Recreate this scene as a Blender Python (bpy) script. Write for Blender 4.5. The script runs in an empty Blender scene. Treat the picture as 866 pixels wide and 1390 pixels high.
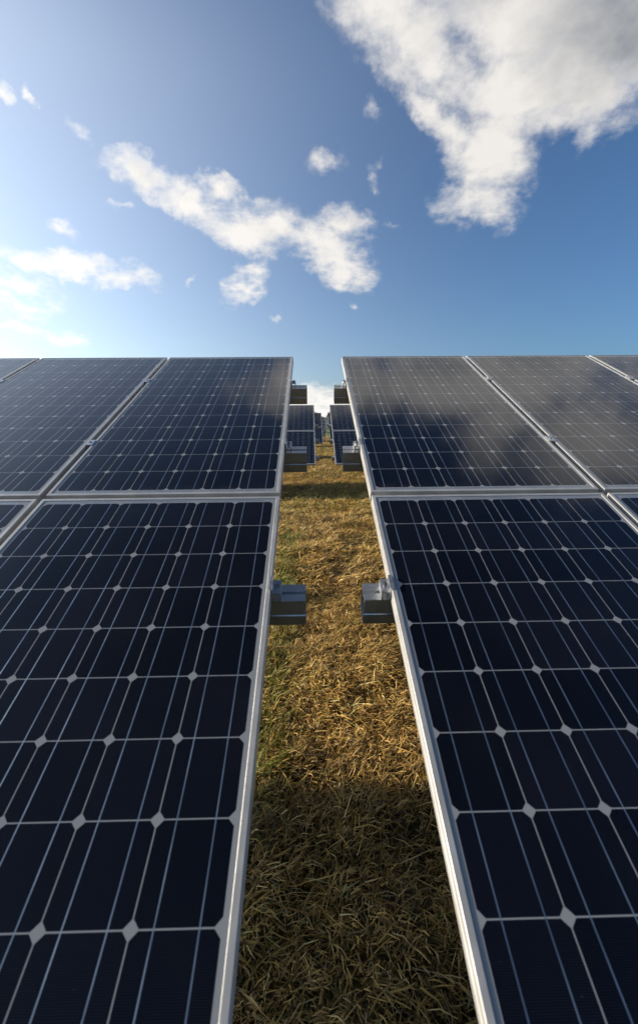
import bpy, bmesh, math, random
import numpy as np
from mathutils import Vector, Matrix

random.seed(7); rng = np.random.default_rng(11)
C = bpy.context.scene.collection
SC = bpy.context.scene
R = math.radians
TILT = R(25.56)
PITCH = 0.1275            # cell pitch
GZ = 1.38                 # height of the module joint above the ground
SUN_EL, SUN_AZ = R(18.0), R(-79.1)

# ------------------------------------------------------------------ helpers
def h_ground(y):
    y = np.maximum(y, 0.0)
    return 0.25 * (1 - np.exp(-y / 14.0))

def tag(o, label=None, cat=None, group=None, kind=None):
    if label: o['label'] = label
    if cat: o['category'] = cat
    if group: o['group'] = group
    if kind: o['kind'] = kind
    return o

def link(name, mesh, parent=None):
    o = bpy.data.objects.new(name, mesh); C.objects.link(o)
    if parent is not None: o.parent = parent
    return o

def empty(name, loc):
    o = bpy.data.objects.new(name, None); C.objects.link(o); o.location = loc
    o.empty_display_size = 0.3
    return o

def bm_mesh(bm, name, mat, smooth=False):
    me = bpy.data.meshes.new(name)
    bmesh.ops.recalc_face_normals(bm, faces=bm.faces[:])
    bm.to_mesh(me); bm.free(); me.materials.append(mat)
    if smooth:
        for p in me.polygons: p.use_smooth = True
    return me

def box(bm, x0, x1, y0, y1, z0, z1):
    v = [bm.verts.new(c) for c in ((x0,y0,z0),(x1,y0,z0),(x1,y1,z0),(x0,y1,z0),(x0,y0,z1),(x1,y0,z1),(x1,y1,z1),(x0,y1,z1))]
    for f in ((0,3,2,1),(4,5,6,7),(0,1,5,4),(1,2,6,5),(2,3,7,6),(3,0,4,7)): bm.faces.new([v[i] for i in f])

def cyl(bm, c, r, h, axis='Z', n=12, r2=None):
    r2 = r if r2 is None else r2
    ra, rb = [], []
    for i in range(n):
        a = 2*math.pi*i/n; ca, sa = math.cos(a), math.sin(a)
        if axis == 'Z':
            ra.append(bm.verts.new((c[0]+r*ca, c[1]+r*sa, c[2]))); rb.append(bm.verts.new((c[0]+r2*ca, c[1]+r2*sa, c[2]+h)))
        elif axis == 'X':
            ra.append(bm.verts.new((c[0], c[1]+r*ca, c[2]+r*sa))); rb.append(bm.verts.new((c[0]+h, c[1]+r2*ca, c[2]+r2*sa)))
        else:
            ra.append(bm.verts.new((c[0]+r*ca, c[1], c[2]+r*sa))); rb.append(bm.verts.new((c[0]+r2*ca, c[1]+h, c[2]+r2*sa)))
    for i in range(n):
        j = (i+1) % n; bm.faces.new((ra[i], ra[j], rb[j], rb[i]))
    bm.faces.new(ra); bm.faces.new(rb[::-1])

class NT:
    """small node-tree writer"""
    def __init__(s, tree): s.t = tree; tree.nodes.clear()
    def n(s, typ, **kw):
        nd = s.t.nodes.new(typ)
        for k, v in kw.items():
            if k == 'ins':
                for a, b in v.items(): s.set(nd.inputs[a], b)
            else: setattr(nd, k, v)
        return nd
    def set(s, sock, v):
        if isinstance(v, bpy.types.NodeSocket): s.t.links.new(v, sock)
        else: sock.default_value = v
    def m(s, op, a, b=None, c=None, clamp=False):
        nd = s.t.nodes.new('ShaderNodeMath'); nd.operation = op; nd.use_clamp = clamp
        s.set(nd.inputs[0], a)
        if b is not None: s.set(nd.inputs[1], b)
        if c is not None: s.set(nd.inputs[2], c)
        return nd.outputs[0]
    def mix(s, f, a, b, blend='MIX'):
        nd = s.t.nodes.new('ShaderNodeMix'); nd.data_type = 'RGBA'; nd.blend_type = blend
        s.set(nd.inputs[0], f); s.set(nd.inputs[6], a); s.set(nd.inputs[7], b)
        return nd.outputs[2]
    def mr(s, v, a, b, c=0.0, d=1.0, smooth=True):
        nd = s.t.nodes.new('ShaderNodeMapRange'); nd.interpolation_type = 'SMOOTHSTEP' if smooth else 'LINEAR'
        s.set(nd.inputs[0], v)
        for i, q in zip((1,2,3,4), (a,b,c,d)): s.set(nd.inputs[i], q)
        return nd.outputs[0]
    def noise(s, vec, scale, detail=4, rough=0.55, dist=0.0):
        nd = s.t.nodes.new('ShaderNodeTexNoise')
        if vec is not None: s.set(nd.inputs['Vector'], vec)
        nd.inputs['Scale'].default_value = scale; nd.inputs['Detail'].default_value = detail
        nd.inputs['Roughness'].default_value = rough; nd.inputs['Distortion'].default_value = dist
        return nd

def mat(name):
    m = bpy.data.materials.new(name); m.use_nodes = True
    t = NT(m.node_tree)
    out = t.n('ShaderNodeOutputMaterial'); b = t.n('ShaderNodeBsdfPrincipled')
    m.node_tree.links.new(b.outputs[0], out.inputs[0])
    return m, t, b

# ------------------------------------------------------------------ materials
def metal(name, col, rough=0.4, metallic=0.85, scale=(2,40,40)):
    m, t, b = mat(name)
    tc = t.n('ShaderNodeTexCoord'); mp = t.n('ShaderNodeMapping', ins={'Vector': tc.outputs['Object'], 'Scale': scale})
    n1 = t.noise(mp.outputs[0], 3.0, 5, 0.6); n2 = t.noise(tc.outputs['Object'], 14.0, 4, 0.6)
    c = t.mix(t.mr(n2.outputs[0], 0.35, 0.7), (col[0]*0.82, col[1]*0.82, col[2]*0.82, 1), (*col, 1))
    t.set(b.inputs['Base Color'], c); b.inputs['Metallic'].default_value = metallic
    t.set(b.inputs['Roughness'], t.mr(n1.outputs[0], 0.3, 0.7, rough-0.07, rough+0.1))
    bp = t.n('ShaderNodeBump', ins={'Height': n1.outputs[0], 'Strength': 0.05, 'Distance': 0.002}); t.set(b.inputs['Normal'], bp.outputs[0])
    return m
M_frame = metal('anodised_frame', (0.50, 0.495, 0.48), 0.46, 0.35, (30, 2, 30))
M_rail = metal('rail_aluminium', (0.66, 0.67, 0.68), 0.36, 0.9, (1.5, 60, 60))
M_clamp = metal('clamp_aluminium', (0.72, 0.73, 0.74), 0.33, 0.9, (20, 20, 20))
M_bolt = metal('bolt_steel', (0.30, 0.30, 0.31), 0.4, 0.95, (20, 20, 20))
M_galv = metal('galvanised_steel', (0.45, 0.46, 0.47), 0.5, 0.85, (8, 8, 8))

def make_cells():
    m, t, b = mat('solar_cells_under_glass')
    tc = t.n('ShaderNodeTexCoord'); sp = t.n('ShaderNodeSeparateXYZ', ins={0: tc.outputs['Object']})
    X, Y = sp.outputs[0], t.m('MULTIPLY', sp.outputs[1], -1.0)
    cx, cy = t.m('DIVIDE', X, PITCH), t.m('DIVIDE', Y, PITCH)
    fx, fy = t.m('FRACT', cx), t.m('FRACT', cy)
    a = t.m('MULTIPLY', t.m('ABSOLUTE', t.m('SUBTRACT', fx, 0.5)), PITCH)
    c = t.m('MULTIPLY', t.m('ABSOLUTE', t.m('SUBTRACT', fy, 0.5)), PITCH)
    def lt(v, w): return t.m('LESS_THAN', v, w)
    def gt(v, w): return t.m('GREATER_THAN', v, w)
    def mul(*a_):
        r = a_[0]
        for q in a_[1:]: r = t.m('MULTIPLY', r, q)
        return r
    inx = mul(gt(X, 0.0), lt(X, 6*PITCH)); iny = mul(gt(Y, 0.0), lt(Y, 12*PITCH))
    cell = mul(lt(a, 0.06275), lt(c, 0.06275), lt(t.m('ADD', a, c), 0.1255-0.0100), inx, iny)
    # two busbars per cell
    d = t.m('MULTIPLY', t.m('ABSOLUTE', t.m('SUBTRACT', t.m('FRACT', t.m('MULTIPLY', fx, 2.0)), 0.5)), PITCH/2)
    bus = mul(lt(d, 0.0010), inx, gt(Y, -0.006), lt(Y, 12*PITCH+0.006))
    # cross ribbons beyond the first and last row of cells
    pair = t.m('MODULO', t.m('ADD', cx, 0.0), 2.0)
    rib_x = mul(gt(pair, 0.25), lt(pair, 1.75))
    ye = t.m('MINIMUM', t.m('ABSOLUTE', t.m('ADD', Y, 0.008)), t.m('ABSOLUTE', t.m('SUBTRACT', Y, 12*PITCH+0.008)))
    rib = mul(lt(ye, 0.0022), rib_x, inx)
    metalm = t.m('MAXIMUM', bus, rib)
    # cell tint differs a little cell to cell
    wn = t.n('ShaderNodeTexWhiteNoise', noise_dimensions='3D')
    cb = t.n('ShaderNodeCombineXYZ', ins={0: t.m('FLOOR', cx), 1: t.m('FLOOR', cy)})
    oi = t.n('ShaderNodeObjectInfo'); t.set(cb.inputs[2], t.m('MULTIPLY', oi.outputs['Random'], 50.0))
    t.set(wn.inputs['Vector'], cb.outputs[0])
    dark = t.mix(wn.outputs['Value'], (0.0016, 0.0024, 0.006, 1), (0.0045, 0.0052, 0.0105, 1))
    fing = t.m('MULTIPLY', lt(t.m('FRACT', t.m('DIVIDE', Y, 0.0025)), 0.10), 0.05)
    dark = t.mix(fing, dark, (0.35, 0.4, 0.45, 1))
    col = t.mix(cell, (0.25, 0.26, 0.275, 1), dark)
    rn = t.n('ShaderNodeTexNoise', ins={'Vector': t.n('ShaderNodeMapping', ins={'Vector': tc.outputs['Object'], 'Scale': (120, 9, 1)}).outputs[0], 'Scale': 1.0, 'Detail': 4.0})
    col = t.mix(metalm, col, t.mix(t.mr(rn.outputs[0], .35, .7), (0.17, 0.24, 0.35, 1), (0.34, 0.44, 0.57, 1)))  # noise in the busbar and ribbon colour stands in for glints
    low = t.m('MULTIPLY', t.mr(Y, 1.470, 1.555), t.mr(t.noise(tc.outputs['Object'], 22.0, 5, .65).outputs[0], .35, .75, 0.0, 0.07))
    col = t.mix(low, col, (0.30, 0.25, 0.19, 1))
    # light dust film on the glass
    dn = t.noise(tc.outputs['Object'], 5.0, 6, 0.65)
    col = t.mix(t.mr(dn.outputs[0], 0.42, 0.85, 0.0, 0.010), col, (0.36, 0.33, 0.29, 1))
    sn = t.noise(tc.outputs['Object'], 160.0, 2, 0.5)
    col = t.mix(t.mr(sn.outputs[0], 0.77, 0.80, 0.0, 0.25), col, (0.45, 0.42, 0.38, 1))
    t.set(b.inputs['Base Color'], col)
    t.set(b.inputs['Metallic'], t.m('MULTIPLY', metalm, 0.75))
    t.set(b.inputs['Roughness'], t.m('SUBTRACT', 0.55, t.m('MULTIPLY', metalm, 0.12)))
    t.set(b.inputs['Specular IOR Level'], t.m('MULTIPLY', metalm, 0.3))
    b.inputs['Coat Weight'].default_value = 1.0
    b.inputs['Coat IOR'].default_value = 1.5
    t.set(b.inputs['Coat Roughness'], t.mr(dn.outputs[0], 0.3, 0.8, 0.055, 0.09))
    return m
M_cells = make_cells()

# ------------------------------------------------------------------ solar array parts
MW, ML = 0.807, 1.588      # module width and length
SEAM = 0.020
NCOL = 10
RAILS = [-1.150, -0.342, 0.466, 1.222]    # back edge of each rail, along the slope
EDGE_L, EDGE_R = 0.021, 0.338

def frame_mesh():
    prof = [(0,-.038),(0,-.0225),(.0014,-.0215),(.0014,-.0185),(0,-.0175),(0,.0012),(.0008,.002),(.0112,.002),(.012,.0012),(.012,-.003),
            (.003,-.004),(.003,-.036),(.026,-.036),(.026,-.038)]
    bm = bmesh.new(); rings = []
    for (sx, sy) in ((0,0),(1,0),(1,-1),(0,-1)):
        rings.append([bm.verts.new(((d if sx == 0 else MW-d), (-d if sy == 0 else -(ML-d)), w)) for d, w in prof])
    n = len(prof)
    for i in range(4):
        A, B = rings[i], rings[(i+1) % 4]
        for k in range(n): bm.faces.new((A[k], A[(k+1) % n], B[(k+1) % n], B[k]))
    return bm_mesh(bm, 'solar_panel', M_frame)

def laminate_mesh():
    # origin at the top-left corner of the cell grid
    bm = bmesh.new(); mx, my = (MW-6*PITCH)/2, (ML-12*PITCH)/2
    box(bm, -mx+.004, 6*PITCH+mx-.004, -12*PITCH-my+.004, my-.004, -.006, 0)
    return bm_mesh(bm, 'cell_glass', M_cells), mx, my

RPROF = [(0,-.095),(0,-.062),(-.0022,-.060),(-.0022,-.056),(0,-.054),(0,0),(.023,0),(.023,-.010),(.033,-.010),(.033,0),(.060,0),(.060,-.095)]
RIN   = [(.0035,-.0915),(.0035,-.062),(.0035,-.060),(.0035,-.056),(.0035,-.054),(.0035,-.0035),(.0195,-.0035),(.0195,-.0135),(.0365,-.0135),(.0365,-.0035),(.0565,-.0035),(.0565,-.0915)]
def rail_mesh(L):
    """hollow extrusion along +x, length L; v runs uphill from the front edge"""
    bm = bmesh.new(); n = len(RPROF)
    o0 = [bm.verts.new((0, v, w)) for v, w in RPROF]; o1 = [bm.verts.new((L, v, w)) for v, w in RPROF]
    i0 = [bm.verts.new((0, v, w)) for v, w in RIN]; i1 = [bm.verts.new((L, v, w)) for v, w in RIN]
    for k in range(n):
        j = (k+1) % n
        bm.faces.new((o0[k], o0[j], o1[j], o1[k])); bm.faces.new((i0[k], i0[j], i1[j], i1[k]))
        bm.faces.new((o0[k], o0[j], i0[j], i0[k])); bm.faces.new((o1[k], o1[j], i1[j], i1[k]))
    return bm_mesh(bm, 'rail', M_rail)

def end_clamp_mesh(side):
    """clamp beside the module edge at x=0, body on the +x side (side=1) or mirrored"""
    bm = bmesh.new(); s = side
    def bx(x0, x1, y0, y1, z0, z1):
        x0, x1 = sorted((x0*s, x1*s)); box(bm, x0, x1, y0, y1, z0, z1)
    bx(.001, .0045, -.024, .024, -.0395, .0060)      # upright
    bx(-.0055, .0008, -.024, .024, .0035, .0060)      # lip over the frame
    bx(.0047, .026, -.024, .024, -.012, -.0085)      # shelf the bolt passes through
    bx(.0225, .026, -.024, .024, -.0395, -.0122)     # outer leg on the rail
    me = bm_mesh(bm, 'end_clamp', M_clamp)
    b2 = bmesh.new(); cyl(b2, (.0145*s, 0, -.0083), .0068, .007, 'Z', 6); cyl(b2, (.0145*s, 0, -.0012), .0035, .004, 'Z', 10)
    return me, bm_mesh(b2, 'bolt', M_bolt)

def mid_clamp_mesh():
    bm = bmesh.new()
    box(bm, -.015, .015, -.022, .022, .0026, .0050)
    box(bm, -.0085, -.0055, -.022, .022, -.030, .0024); box(bm, .0055, .0085, -.022, .022, -.030, .0024)
    me = bm_mesh(bm, 'mid_clamp', M_clamp)
    b2 = bmesh.new(); cyl(b2, (0, 0, .0052), .005, .003, 'Z', 6)
    return me, bm_mesh(b2, 'bolt', M_bolt)

def rafter_mesh():
    bm = bmesh.new()
    box(bm, -.03, .03, -1.30, 1.35, -.220, -.1365)
    return bm_mesh(bm, 'rafter', M_galv)

def post_mesh(h):
    bm = bmesh.new()     # C-section driven into the ground
    box(bm, -.05, .05, -.004, .0, -0.3, h); box(bm, -.05, -.046, .0005, .06, -0.3, h); box(bm, .046, .05, .0005, .06, -0.3, h)
    return bm_mesh(bm, 'post', M_galv)

def strut_mesh(p, q):
    bm = bmesh.new(); p, q = Vector(p), Vector(q); d = (q-p); L = d.length
    box(bm, -.02, .02, -.02, .02, 0, L)
    bm.transform(Matrix.Translation(p) @ d.to_track_quat('Z', 'Y').to_matrix().to_4x4())
    return bm_mesh(bm, 'brace', M_galv)

FR = frame_mesh(); LAM, MX, MY = laminate_mesh()
RL = rail_mesh(NCOL*(MW+SEAM)-SEAM + 0.17)
EC = {1: end_clamp_mesh(1), -1: end_clamp_mesh(-1)}
MC = mid_clamp_mesh(); RF = rafter_mesh()
ct, st = math.cos(TILT), math.sin(TILT)
def P(u, v, w): return Vector((u, v*ct - w*st, GZ + v*st + w*ct))
def tilted(name, mesh, root, u, v, w, jitter=0.0):
    o = link(name, mesh, root); o.location = P(u, v, w); o.rotation_euler = (TILT, 0, 0)
    return o
post_v = 0.12
PH = P(0, post_v, -.222).z
PO = post_mesh(PH + 0.02)
BR = strut_mesh((0.055, P(0, post_v, 0).y+.03, 0.55), P(.055, -0.85, -.19))

def make_array(side):
    root = empty('solar_array', (0, 0, 0))
    n = NCOL; pitch = MW + SEAM
    # u of each module's left edge
    us = [EDGE_L - MW - i*pitch for i in range(n)] if side < 0 else [EDGE_R + i*pitch for i in range(n)]
    for u in us:
        for vt in (0.028, 0.048 + ML):
            f = tilted('solar_panel', FR, root, u + random.uniform(-.0012, .0012), vt + random.uniform(-.001, .001), random.uniform(-.0006, .0006))
            f.rotation_euler = (TILT + random.uniform(-.0004, .0004), random.uniform(-.0006, .0006), random.uniform(-.0006, .0006))
            g = link('cell_glass', LAM, f); g.location = (MX, -MY, 0)
    x0, x1 = min(us), max(us) + MW
    for vb in RAILS:
        xs = x0 - 0.08 if side < 0 else EDGE_R - 0.070
        tilted('rail', RL, root, xs, vb - .060, -.0402)
        for s, xe in ((1, x1), (-1, x0)):
            c = tilted('end_clamp', EC[s][0], root, xe, vb-.038, 0)
            link('bolt', EC[s][1], c)
        for i in range(n-1):
            c = tilted('mid_clamp', MC[0], root, x0 + (i+1)*pitch - SEAM/2, vb-.030, 0)
            link('bolt', MC[1], c)
    for k in (2, 5, 8):
        xr = (x1 - k*pitch + 0.3) if side < 0 else (x0 + k*pitch - 0.3)
        tilted('rafter', RF, root, xr, 0, 0)
        p = link('post', PO, root); p.location = (xr, P(0, post_v, 0).y, 0)
        b = link('brace', BR, root); b.location = (xr-.11, 0, 0)
    return root

def children(o, allobs): return [c for c in allobs if c.parent == o]
def copy_tree(o, tree):
    r = o.copy(); C.objects.link(r)
    for ch, subs in tree:
        c = ch.copy(); C.objects.link(c); c.parent = r
        for g in subs:
            d = g.copy(); C.objects.link(d); d.parent = c
    return r
protoL, protoR = make_array(-1), make_array(1)
ob = list(C.objects)
kids = {}
for o in ob:
    if o.parent: kids.setdefault(o.parent.name, []).append(o)
trees = {p.name: [(c, kids.get(c.name, [])) for c in kids[p.name]] for p in (protoL, protoR)}

# row: (dx of gap centre, y, extra half gap)
ROWS = [(0.0, 0.0, 0.0), (0.262, 9.13, 0.055), (0.636, 18.59, 0.0), (1.02, 28.0, 0.02), (1.42, 37.3, 0.01), (1.80, 46.6, 0.02)]
WORD = ['front row', 'second row', 'third row', 'fourth row', 'fifth row', 'rearmost row']
for i, (dx, y, hg) in enumerate(ROWS):
    for side, proto in ((-1, protoL), (1, protoR)):
        o = proto if i == 0 else copy_tree(proto, trees[proto.name])
        z = float(h_ground(np.array(y))) if i else 0.0
        o.location = (dx + side*hg, y, z)
        sd = 'left' if side < 0 else 'right'
        if i == 0: lab = 'large near solar array of dark navy panels, %s of the straw strip' % sd
        elif i == 5: lab = 'tiny solar array farthest away at the %s of the gap, in the rearmost row' % sd
        else: lab = 'smaller solar array seen through the gap, %s side, %s from the front' % (sd, WORD[i])
        tag(o, lab, 'solar array', 'rows of tilted solar arrays in the field')

# ------------------------------------------------------------------ ground
def patch(x, y, seed, f):
    r = np.random.default_rng(seed); s = np.zeros_like(x)
    for k in range(9):
        a = r.uniform(0, 6.28); ff = f*r.uniform(0.5, 2.2); s += np.sin((x*np.cos(a)+y*np.sin(a))*ff + r.uniform(0, 6.28))
    return s/9*2.2
def bumps(x, y):
    near = np.clip(1 - np.hypot(x-0.3, y-4)/25.0, 0, 1)
    return near*(0.024*patch(x, y, 1, 8.0) + 0.014*patch(x, y, 2, 19.0) + 0.02*patch(x, y, 3, 1.8))
def hz(x, y): return h_ground(y) + bumps(x, y)

def ground():
    def axis(c, near, step, far, n):
        core = np.arange(-near, near+1e-6, step)
        g = near + (far-near)*(np.linspace(0, 1, n+1)[1:]**3.2)
        return c + np.concatenate([-g[::-1], core, g])
    xs = axis(0.3, 3.0, 0.05, 900, 34); ys = axis(4.0, 6.5, 0.05, 1400, 36)
    X, Y = np.meshgrid(xs, ys); Z = hz(X, Y)
    V = np.stack([X, Y, Z], -1).reshape(-1, 3); nx, ny = len(xs), len(ys)
    i = (np.arange(ny-1)[:, None]*nx + np.arange(nx-1)[None]).ravel()
    F = np.stack([i, i+1, i+nx+1, i+nx], -1)
    return raw_mesh('ground', V, F)

def raw_mesh(name, V, F, col=None):
    me = bpy.data.meshes.new(name)
    me.vertices.add(len(V)); me.vertices.foreach_set('co', V.astype(np.float32).ravel())
    k = F.shape[1]
    me.loops.add(F.size); me.loops.foreach_set('vertex_index', F.astype(np.int32).ravel())
    me.polygons.add(len(F)); me.polygons.foreach_set('loop_start', (np.arange(len(F))*k).astype(np.int32))
    me.polygons.foreach_set('loop_total', np.full(len(F), k, dtype=np.int32))
    if col is not None:
        a = me.color_attributes.new('tone', 'FLOAT_COLOR', 'POINT'); a.data.foreach_set('color', col.astype(np.float32).ravel())
    me.update(calc_edges=True); me.validate()
    return me

m, t, b = mat('straw_covered_soil')
tc = t.n('ShaderNodeTexCoord'); gp = tc.outputs['Object']
n1 = t.noise(gp, 26.0, 6, 0.7, 1.2); n2 = t.noise(gp, 1.3, 4, 0.6); n3 = t.noise(gp, 0.25, 3, 0.5)
col = t.mix(t.mr(n1.outputs[0], 0.36, 0.66), (0.022, 0.015, 0.007, 1), (0.15, 0.10, 0.035, 1))
col = t.mix(t.mr(n2.outputs[0], 0.50, 0.72, 0, 0.55), col, (0.10, 0.11, 0.022, 1))
sp = t.n('ShaderNodeSeparateXYZ', ins={0: gp})
edge = t.m('ADD', sp.outputs[1], t.m('MULTIPLY', n3.outputs[0], 16.0))
col = t.mix(t.mr(edge, 58.0, 64.0), col, t.mix(n2.outputs[0], (0.09, 0.16, 0.025, 1), (0.16, 0.24, 0.045, 1)))
t.set(b.inputs['Base Color'], col); b.inputs['Roughness'].default_value = 0.9; b.inputs['Specular IOR Level'].default_value = 0.15
bp = t.n('ShaderNodeBump', ins={'Height': n1.outputs[0], 'Strength': 0.9, 'Distance': 0.03}); t.set(b.inputs['Normal'], bp.outputs[0])
gm = ground(); gm.materials.append(m)
for pgn in gm.polygons: pgn.use_smooth = True
tag(link('ground', gm), kind='structure')

# ------------------------------------------------------------------ straw and grass
def blade_mat(name, transl):
    m = bpy.data.materials.new(name); m.use_nodes = True; t = NT(m.node_tree)
    out = t.n('ShaderNodeOutputMaterial')
    at = t.n('ShaderNodeAttribute', attribute_name='tone')
    b = t.n('ShaderNodeBsdfPrincipled', ins={'Base Color': at.outputs['Color'], 'Roughness': 0.5, 'Specular IOR Level': 0.35})
    tr = t.n('ShaderNodeBsdfTranslucent', ins={'Color': at.outputs['Color']})
    mx = t.n('ShaderNodeMixShader', ins={0: transl, 1: b.outputs[0], 2: tr.outputs[0]})
    t.t.links.new(mx.outputs[0], out.inputs[0])
    return m
M_straw = blade_mat('dry_straw', 0.22); M_green = blade_mat('green_blades', 0.35)

def blades(specs, palette, pal_w, name, material, seed, clump=0.0):
    """specs: list of (x0,x1,y0,y1,n,len_lo,len_hi,width,incl_lo,incl_hi,z_lo,z_hi,maskfn)"""
    r = np.random.default_rng(seed); VV = []; FF = []; CC = []; off = 0
    pal = np.array(palette); pw = np.array(pal_w, float); pw /= pw.sum()
    for (x0, x1, y0, y1, n, l0, l1, wd, i0, i1, z0, z1, mask) in specs:
        x = r.uniform(x0, x1, n); y = r.uniform(y0, y1, n)
        if mask is not None:
            k = r.random(n) < mask(x, y); x, y = x[k], y[k]
        n = len(x)
        az = patch(x, y, seed+5, 2.6)*1.9 + r.normal(0, 1.0, n)
        inc = np.radians(r.uniform(i0, i1, n)); L = r.uniform(l0, l1, n)*r.uniform(.6, 1, n)
        w = wd*r.uniform(.55, 1.3, n)
        base = np.stack([x, y, hz(x, y) + r.uniform(z0, z1, n)], -1)
        d = np.stack([np.cos(az)*np.cos(inc), np.sin(az)*np.cos(inc), np.sin(inc)], -1)
        side = np.stack([-np.sin(az), np.cos(az), r.normal(0, .55, n)], -1); side /= np.linalg.norm(side, axis=1)[:, None]
        bend = np.stack([r.normal(0, .13, n), r.normal(0, .13, n), -np.abs(r.normal(.12, .16, n))], -1)
        p0 = base; p1 = base + d*(L*.5)[:, None]; p2 = base + d*L[:, None] + bend*L[:, None]
        lift = np.maximum(0, hz(p2[:, 0], p2[:, 1]) + .003 - p2[:, 2]); p2[:, 2] += lift
        hw = (w/2)[:, None]*side
        V = np.stack([p0-hw, p0+hw, p1-hw, p1+hw, p2-hw*.35, p2+hw*.35], 1).reshape(-1, 3)
        i = np.arange(n)*6 + off
        F = np.concatenate([np.stack([i, i+1, i+3, i+2], -1), np.stack([i+2, i+3, i+5, i+4], -1)])
        c = pal[r.choice(len(pal), n, p=pw)]*r.uniform(.7, 1.2, n)[:, None]
        tint = (1 + .20*patch(x, y, seed+9, 1.6) + .20*patch(x, y, seed+19, 9.0))[:, None]*np.ones((1, 3))
        c = np.clip(c*tint, 0.004, .9); c = np.concatenate([c, np.ones((n, 1))], 1)
        VV.append(V); FF.append(F); CC.append(np.repeat(c, 6, 0)); off += n*6
    me = raw_mesh(name, np.concatenate(VV), np.concatenate(FF), np.concatenate(CC)); me.materials.append(material)
    return me

straw_pal = [(.76,.49,.15),(.64,.40,.105),(.90,.67,.30),(.32,.18,.05),(.32,.235,.045),(.08,.052,.018)]
straw_w = [3,3,1.8,2.2,1.6,1.8]
S = [
 (-.9, 1.5, -1.5, 2.6, 78000, .025, .10, .0036, -2, 36, .000, .035, None),
 (-.9, 1.5, -1.5, 2.6, 20000, .02, .07, .0038, 40, 88, -.002, .010, None),
 (-.9, 1.5, -1.5, 2.6, 700, .10, .20, .0042, 0, 18, .02, .05, None),
 (-.9, 1.5, -1.5, 2.6, 1400, .02, .06, .008, -2, 35, .01, .045, None),
 (-1.0, 2.1, 2.6, 10.5, 78000, .04, .15, .0070, 0, 40, .000, .035, None),
 (-1.0, 2.1, 2.6, 10.5, 14000, .04, .12, .0075, 35, 85, -.002, .010, None),
 (-1.0, 3.2, 10.5, 22.0, 40000, .07, .20, .010, 0, 45, .000, .030, None),
 (-6, 7, -3.5, 12, 60000, .08, .2, .008, 0, 45, .0, .03, lambda x, y: ((x < -.9) | (x > 1.5)).astype(float)),
 (-2, 5, 22, 56, 20000, .10, .25, .02, 10, 60, .0, .02, None),
]
so = link('cut_straw', blades(S, straw_pal, straw_w, 'cut_straw', M_straw, 21))
tag(so, 'mown golden straw lying over the strip between the solar arrays', 'straw', kind='stuff')
def gmask(x, y):
    left = np.exp(-((x+.20)/.17)**2)*np.where((y > -.5) & (y < 4.5), .95, .04)
    return np.clip(.02 + left*(patch(x, y, 44, 2.2) > -.3) + .28*(patch(x, y, 41, 1.7) > .9)*(y > -.4) + .10*(patch(x, y, 42, 4.1) > .8) + .55*((y > 6.2) & (y < 9.6)), 0, 1)
gpal = [(.17,.23,.03),(.24,.28,.045),(.11,.16,.022),(.34,.33,.07)]
G = [
 (-.9, 1.5, -1.5, 2.6, 30000, .05, .13, .0034, 35, 85, .0, .004, gmask),
 (-.55, .15, .35, 4.5, 11000, .06, .13, .0046, 35, 85, .015, .03, lambda x, y: np.exp(-((x+.20)/.15)**2)*np.clip(.5+.8*patch(x, y, 46, 3.0), 0, 1)),
 (-1.0, 2.1, 2.6, 10.5, 42000, .05, .13, .0050, 35, 85, .0, .004, gmask),
 (-6, 7, -3.5, 12, 24000, .05, .14, .007, 35, 85, .0, .004, lambda x, y: ((x < -.9) | (x > 1.5))*.5),
 (-1.0, 3.6, 10.5, 30, 14000, .06, .15, .012, 35, 85, .0, .004, lambda x, y: .15 + .5*(patch(x, y, 43, 1.1) > .4)),
]
go = link('green_grass', blades(G, gpal, [3,3,2,2], 'green_grass', M_green, 33))
tag(go, 'green grass shoots coming up through the straw', 'grass', kind='stuff')

# ------------------------------------------------------------------ far field: trees and a farmhouse
m, t, b = mat('far_foliage'); oi = t.noise(t.n('ShaderNodeTexCoord').outputs['Object'], 0.9, 3, .6)
t.set(b.inputs['Base Color'], t.mix(oi.outputs[0], (.028,.045,.012,1), (.085,.105,.03,1))); b.inputs['Roughness'].default_value = .7; M_leaf = m
m, t, b = mat('bark'); oi = t.noise(t.n('ShaderNodeTexCoord').outputs['Object'], 6, 4, .6)
t.set(b.inputs['Base Color'], t.mix(oi.outputs[0], (.05,.036,.024,1), (.12,.09,.065,1))); b.inputs['Roughness'].default_value = .9; M_bark = m
def crown_mesh(seed, h, rad):
    r = np.random.default_rng(seed); VV = []
    cl = r.normal(0, 1, (26, 3)); cl /= np.linalg.norm(cl, axis=1)[:, None]; cl *= r.uniform(.25, .85, (26, 1))
    k = r.integers(0, 26, 5200); p = cl[k] + r.normal(0, .17, (5200, 3))
    p = p*np.array([rad, rad, h*.36]) + np.array([0, 0, h*.62])
    a = r.normal(0, 1, (5200, 3)); a /= np.linalg.norm(a, axis=1)[:, None]
    b_ = np.cross(a, r.normal(0, 1, (5200, 3))); b_ /= np.linalg.norm(b_, axis=1)[:, None]; s = .14*h/8
    V = np.stack([p-a*s*1.6, p+b_*s, p+a*s*1.6, p-b_*s], 1).reshape(-1, 3); F = np.arange(len(V)).reshape(-1, 4)
    me = raw_mesh('crown', V, F); me.materials.append(M_leaf); return me
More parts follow.
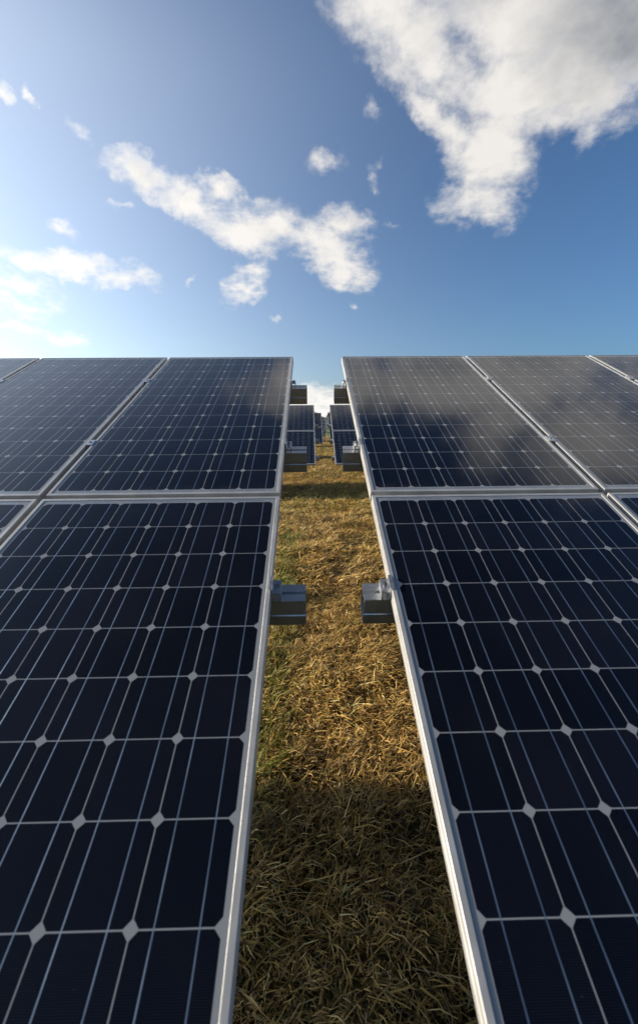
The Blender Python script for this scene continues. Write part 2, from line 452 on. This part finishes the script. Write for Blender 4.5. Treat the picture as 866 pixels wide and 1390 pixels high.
def trunk_mesh(seed, h):
    rr = random.Random(seed); bm = bmesh.new(); cyl(bm, (0,0,-.2), .03*h, .6*h, 'Z', 9, .012*h)
    for k in range(6):
        p = Vector((0,0,h*rr.uniform(.22,.5))); a = rr.uniform(0,6.28); q = p + Vector((math.cos(a)*.22*h, math.sin(a)*.22*h, .25*h))
        b2 = bmesh.new(); cyl(b2, (0,0,0), .012*h, (q-p).length, 'Z', 6, .004*h)
        b2.transform(Matrix.Translation(p) @ (q-p).to_track_quat('Z','Y').to_matrix().to_4x4())
        tmp = bpy.data.meshes.new('tmp'); b2.to_mesh(tmp); b2.free(); bm.from_mesh(tmp); bpy.data.meshes.remove(tmp)
    return bm_mesh(bm, 'trunk', M_bark)
TREES = [(-1.6, 176, 7.5, 2.6, 'round dark tree on the skyline at the left of the white farmhouse'),
         (11.6, 178, 8.5, 3.0, 'taller dark tree on the skyline at the right of the white farmhouse'),
         (17.5, 190, 7.0, 3.0, 'small tree behind, farthest right of the trees on the skyline')]
for i, (x, y, h, rad, lab) in enumerate(TREES):
    tr = empty('broadleaf_tree', (x, y, float(h_ground(np.array(y)))))
    link('trunk', trunk_mesh(i, h), tr); link('crown', crown_mesh(50+i, h, rad), tr)
    tag(tr, lab, 'tree', 'trees on the skyline')

m, t, b = mat('white_render'); oi = t.noise(t.n('ShaderNodeTexCoord').outputs['Object'], 2.0, 4, .6)
t.set(b.inputs['Base Color'], t.mix(oi.outputs[0], (.62,.58,.53,1), (.75,.72,.68,1))); b.inputs['Roughness'].default_value = .85; M_wall = m
m, t, b = mat('roof_tiles'); oi = t.noise(t.n('ShaderNodeTexCoord').outputs['Object'], 5.0, 3, .6)
t.set(b.inputs['Base Color'], t.mix(oi.outputs[0], (.17,.07,.045,1), (.27,.12,.075,1))); b.inputs['Roughness'].default_value = .8; M_roof = m
m, t, b = mat('window_glass'); oi = t.noise(t.n('ShaderNodeTexCoord').outputs['Object'], 2.0, 2, .5)
t.set(b.inputs['Base Color'], t.mix(oi.outputs[0], (.02,.025,.03,1), (.05,.055,.06,1))); b.inputs['Roughness'].default_value = .1; M_win = m
hs = empty('farmhouse', (5.6, 168, float(h_ground(np.array(168.)))))
bm = bmesh.new(); vs = [bm.verts.new(c) for c in ((-3,0,-.3),(3,0,-.3),(3,0,2.9),(0,0,4.6),(-3,0,2.9))]; vb = [bm.verts.new((v.co.x, 9, v.co.z)) for v in vs]
bm.faces.new(vs); bm.faces.new(vb[::-1])
for i in range(5): bm.faces.new((vs[i], vs[(i+1)%5], vb[(i+1)%5], vb[i]))
link('wall', bm_mesh(bm, 'wall', M_wall), hs)
bm = bmesh.new()
for s in (-1, 1):
    a = [(s*3.4, -.4, 2.72), (0, -.4, 4.66), (0, -.4, 4.86), (s*3.45, -.4, 2.9)]
    v0 = [bm.verts.new(c) for c in a]; v1 = [bm.verts.new((c[0], 9.4, c[2])) for c in a]
    bm.faces.new(v0); bm.faces.new(v1[::-1])
    for i in range(4): bm.faces.new((v0[i], v0[(i+1)%4], v1[(i+1)%4], v1[i]))
rf = link('roof', bm_mesh(bm, 'roof', M_roof), hs)
bm = bmesh.new(); box(bm, .8, 1.4, 5, 5.6, 4.0, 5.6); link('chimney', bm_mesh(bm, 'chimney', M_wall), rf)
for x in (-1.5, 1.5):
    bm = bmesh.new(); box(bm, x-.45, x+.45, -.05, .03, .9, 2.1); w = link('window', bm_mesh(bm, 'window', M_wall), hs)
    bm = bmesh.new(); box(bm, x-.36, x+.36, -.06, -.052, 1.0, 2.0); link('pane', bm_mesh(bm, 'pane', M_win), w)
tag(hs, 'tiny white farmhouse with tiled roof standing far off at the end of the gap', 'house')

# ------------------------------------------------------------------ camera
AX_R = np.array([0.99978202, -0.01911633, -0.00839535]); AX_U = np.array([0.01066836, 0.12209289, 0.99246134]); AX_F = np.array([0.01794721, 0.99233457, -0.12227021])
CAM = np.array([0.1294, -1.44417, GZ + 0.25318]); FPX = 585.377
cam = bpy.data.cameras.new('camera'); co = bpy.data.objects.new('camera', cam); C.objects.link(co); SC.camera = co
co.matrix_world = Matrix(((AX_R[0], AX_U[0], -AX_F[0], CAM[0]), (AX_R[1], AX_U[1], -AX_F[1], CAM[1]), (AX_R[2], AX_U[2], -AX_F[2], CAM[2]), (0,0,0,1)))
cam.sensor_fit = 'HORIZONTAL'; cam.sensor_width = 24.0; cam.lens = FPX/866*24.0
cam.shift_y = -45/866; cam.clip_start = 0.02; cam.clip_end = 5000
cam.dof.use_dof = True; cam.dof.focus_distance = 2.2; cam.dof.aperture_fstop = 4.0

# ------------------------------------------------------------------ sun and sky
sdir = Vector((math.cos(SUN_EL)*math.sin(SUN_AZ), math.cos(SUN_EL)*math.cos(SUN_AZ), math.sin(SUN_EL)))
sl = bpy.data.lights.new('sun', 'SUN'); sl.energy = 5.0; sl.angle = R(0.53); sl.color = (1.0, 0.86, 0.68)
slo = bpy.data.objects.new('sun', sl); C.objects.link(slo); slo.rotation_euler = sdir.to_track_quat('Z', 'Y').to_euler()

W = bpy.data.worlds.new('World'); SC.world = W; W.use_nodes = True
t = NT(W.node_tree)
out = t.n('ShaderNodeOutputWorld'); bg = t.n('ShaderNodeBackground'); W.node_tree.links.new(bg.outputs[0], out.inputs[0])
SKY_S = 0.085
bg.inputs[1].default_value = SKY_S
sky = t.n('ShaderNodeTexSky'); sky.sky_type = 'NISHITA'; sky.sun_disc = False
sky.sun_elevation = SUN_EL; sky.sun_rotation = SUN_AZ; sky.altitude = 100; sky.air_density = 1.0; sky.dust_density = 2.2; sky.ozone_density = 2.0
tc = t.n('ShaderNodeTexCoord'); D = tc.outputs['Generated']
Dn = t.n('ShaderNodeVectorMath', operation='NORMALIZE', ins={0: D}).outputs[0]
# sky colour correction + aureole round the sun
sdot = t.n('ShaderNodeVectorMath', operation='DOT_PRODUCT', ins={0: Dn, 1: tuple(sdir)}).outputs['Value']
s2 = t.m('MAXIMUM', t.m('DIVIDE', t.m('ADD', sdot, 0.45), 1.45), 0.0)
spd = t.n('ShaderNodeSeparateXYZ', ins={0: Dn})
low = t.m('POWER', t.m('SUBTRACT', 1.0, t.m('MAXIMUM', spd.outputs[2], 0.0)), 5.0)
skyc = t.mix(1.0, sky.outputs[0], (0.62, 0.90, 1.18, 1), 'MULTIPLY')
skyc = t.mix(t.mr(spd.outputs[2], 0.66, 0.97, 0.0, 0.72), skyc, (0, 0, 0, 1))  # unseen sky above the view darkened so the panels mirror less
glow = t.m('ADD', t.m('MULTIPLY', t.m('POWER', s2, 3.4), 7.0), t.m('MULTIPLY', low, t.m('MULTIPLY', t.m('POWER', s2, 1.25), 5.6)))
glow = t.m('MULTIPLY', glow, t.mr(spd.outputs[2], 0.56, 0.82, 1.0, 0.08))  # glow cut high overhead, also to dim reflections in the panels
glowc = t.n('ShaderNodeVectorMath', operation='SCALE', ins={0: (0.98, 0.98, 0.94), 'Scale': glow}).outputs[0]
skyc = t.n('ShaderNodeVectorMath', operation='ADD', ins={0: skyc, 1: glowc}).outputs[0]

# cloud field: streaky noise on a high plane gives ragged edges to cloud masses placed round the sky
spz = t.n('ShaderNodeSeparateXYZ', ins={0: Dn})
zz = t.m('ADD', t.m('MAXIMUM', spz.outputs[2], 0.0), 0.22)
px = t.m('DIVIDE', spz.outputs[0], zz); py = t.m('DIVIDE', spz.outputs[1], zz)
pl = t.n('ShaderNodeCombineXYZ', ins={0: px, 1: py}).outputs[0]
nA = t.noise(pl, 3.2, 9, 0.62, 0.35); nB = t.noise(pl, 9.0, 7, 0.6, 0.2)
nW = t.noise(Dn, 7.0, 4, 0.55)
wv = t.n('ShaderNodeVectorMath', operation='SUBTRACT', ins={0: nW.outputs['Color'], 1: (.5, .5, .5)}).outputs[0]
wv = t.n('ShaderNodeVectorMath', operation='SCALE', ins={0: wv, 'Scale': 0.10}).outputs[0]
nW2 = t.noise(Dn, 32.0, 5, 0.6)
wv2 = t.n('ShaderNodeVectorMath', operation='SUBTRACT', ins={0: nW2.outputs['Color'], 1: (.5, .5, .5)}).outputs[0]
wv2 = t.n('ShaderNodeVectorMath', operation='SCALE', ins={0: wv2, 'Scale': 0.045}).outputs[0]
Dw = t.n('ShaderNodeVectorMath', operation='ADD', ins={0: t.n('ShaderNodeVectorMath', operation='ADD', ins={0: Dn, 1: wv}).outputs[0], 1: wv2}).outputs[0]

def px_dir(x, y):
    d = AX_F + AX_R*(x-433)/FPX - AX_U*(y-650)/FPX
    return d/np.linalg.norm(d)
CLOUDS = [  # centre x, y, semi axes, rotation (deg, clockwise), strength : measured as sky directions
 (800,-10,290,130,10,1.5),(520,5,85,42,32,1.0),(565,50,110,60,30,1.1),(568,128,90,28,40,.95),(620,175,70,34,42,.95),(668,205,50,85,0,1.1),(642,272,55,42,0,.8),
 (790,120,90,70,20,1.2),(803,185,32,34,0,.8),(715,105,95,75,0,1.2),
 (740,-110,330,120,0,1.4),(460,-140,200,95,0,1.4),(670,-85,230,85,0,1.2),(880,-300,110,200,-12,.9),(1150,-380,230,230,0,.95),
 (190,230,56,22,28,1.1),(255,265,66,23,24,1.15),(290,250,27,20,0,.85),(330,302,70,30,25,1.2),(372,308,50,36,25,1.0),(455,348,58,34,22,1.05),(470,308,34,24,0,.85),(430,340,60,26,15,.9),
 (328,388,40,16,-32,.75),(340,365,22,18,0,.7),
 (85,298,32,13,32,.75),(85,352,85,20,10,.95),(150,368,60,16,12,.85),(195,372,28,16,25,.75),(20,385,75,18,6,.8),(5,410,60,16,0,.7),(75,450,46,15,6,.75),(10,440,25,12,0,.5),
 (42,130,13,9,30,.55),(4,128,17,13,30,.65),(104,165,19,12,35,.5),(156,272,18,7,10,.55),(440,214,24,20,20,.65),(497,160,13,20,-10,.45),(500,236,13,16,0,.42),(476,412,9,6,0,.4),(530,298,16,8,10,.36),(378,425,9,6,0,.35),(250,388,8,6,0,.35),
 (436,556,80,30,0,1.3),(300,560,120,16,0,1.0),(620,556,150,20,0,1.0),
]
def cloud_field(lst, vec, grow=1.35):
    field = None
    for (cx, cy, ra, rb, rot, wt) in lst:
        c0 = px_dir(cx, cy); th = math.radians(rot); e = 4.0
        ta = px_dir(cx+e*math.cos(th), cy+e*math.sin(th)) - c0; tb = px_dir(cx-e*math.sin(th), cy+e*math.cos(th)) - c0
        sa = np.linalg.norm(ta)/e*ra; sb = np.linalg.norm(tb)/e*rb
        a = ta/np.linalg.norm(ta); bb = tb - a*np.dot(tb, a); bb /= np.linalg.norm(bb); c = np.cross(a, bb)
        Mx = Matrix(((a[0], bb[0], c[0]), (a[1], bb[1], c[1]), (a[2], bb[2], c[2])))
        mp = t.n('ShaderNodeMapping', vector_type='TEXTURE', ins={'Vector': vec, 'Rotation': tuple(Mx.to_euler()), 'Scale': (sa*grow, sb*grow, 1e5)})
        ln = t.n('ShaderNodeVectorMath', operation='LENGTH', ins={0: mp.outputs[0]}).outputs['Value']
        v = t.m('MULTIPLY_ADD', ln, -wt, wt)
        field = v if field is None else t.m('SMOOTH_MAX', field, v, 0.12)
    return field
field = cloud_field(CLOUDS, Dw)
deep = cloud_field([(860,20,260,150,0,1.0),(700,-60,200,110,0,.9)], Dw, 1.0)
off = t.n('ShaderNodeVectorMath', operation='ADD', ins={0: pl, 1: (-.10, .02, 0)}).outputs[0]
nS = t.noise(off, 3.2, 6, 0.6, 0.35)
nC = t.noise(pl, 30.0, 6, 0.62)
def cen(n_, k): return t.m('MULTIPLY', t.m('SUBTRACT', n_.outputs[0], 0.5), k)
nz = t.m('ADD', t.m('ADD', cen(nA, 1.35), cen(nB, 1.15)), cen(nC, 0.55))
dens = t.m('ADD', t.m('SUBTRACT', field, 0.17), nz)
alpha = t.mr(dens, -0.22, 0.78)
alpha = t.m('MULTIPLY', alpha, t.mr(field, 0.0, 0.25))
relief = t.m('MULTIPLY', t.m('SUBTRACT', nS.outputs[0], nA.outputs[0]), 1.5)
thick = t.m('ADD', t.mr(t.m('ADD', deep, cen(nA, 0.5)), -0.05, 1.15), relief, clamp=True)
thick = t.m('MULTIPLY', thick, t.mr(alpha, 0.5, 1.0))
ccol = t.mix(thick, (7.2, 6.95, 6.65, 1), (2.7, 2.85, 3.1, 1))
ccol = t.n('ShaderNodeVectorMath', operation='ADD', ins={0: ccol, 1: t.n('ShaderNodeVectorMath', operation='SCALE', ins={0: glowc, 'Scale': 0.6}).outputs[0]}).outputs[0]
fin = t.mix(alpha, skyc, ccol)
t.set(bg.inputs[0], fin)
W.cycles.sampling_method = 'MANUAL'; W.cycles.sample_map_resolution = 1024

SC.view_settings.view_transform = 'Standard'; SC.view_settings.look = 'None'; SC.view_settings.exposure = 0.5; SC.view_settings.gamma = 1.0
SC.view_settings.use_curve_mapping = False
SC.cycles.use_denoising = True
SC.cycles.max_bounces = 6
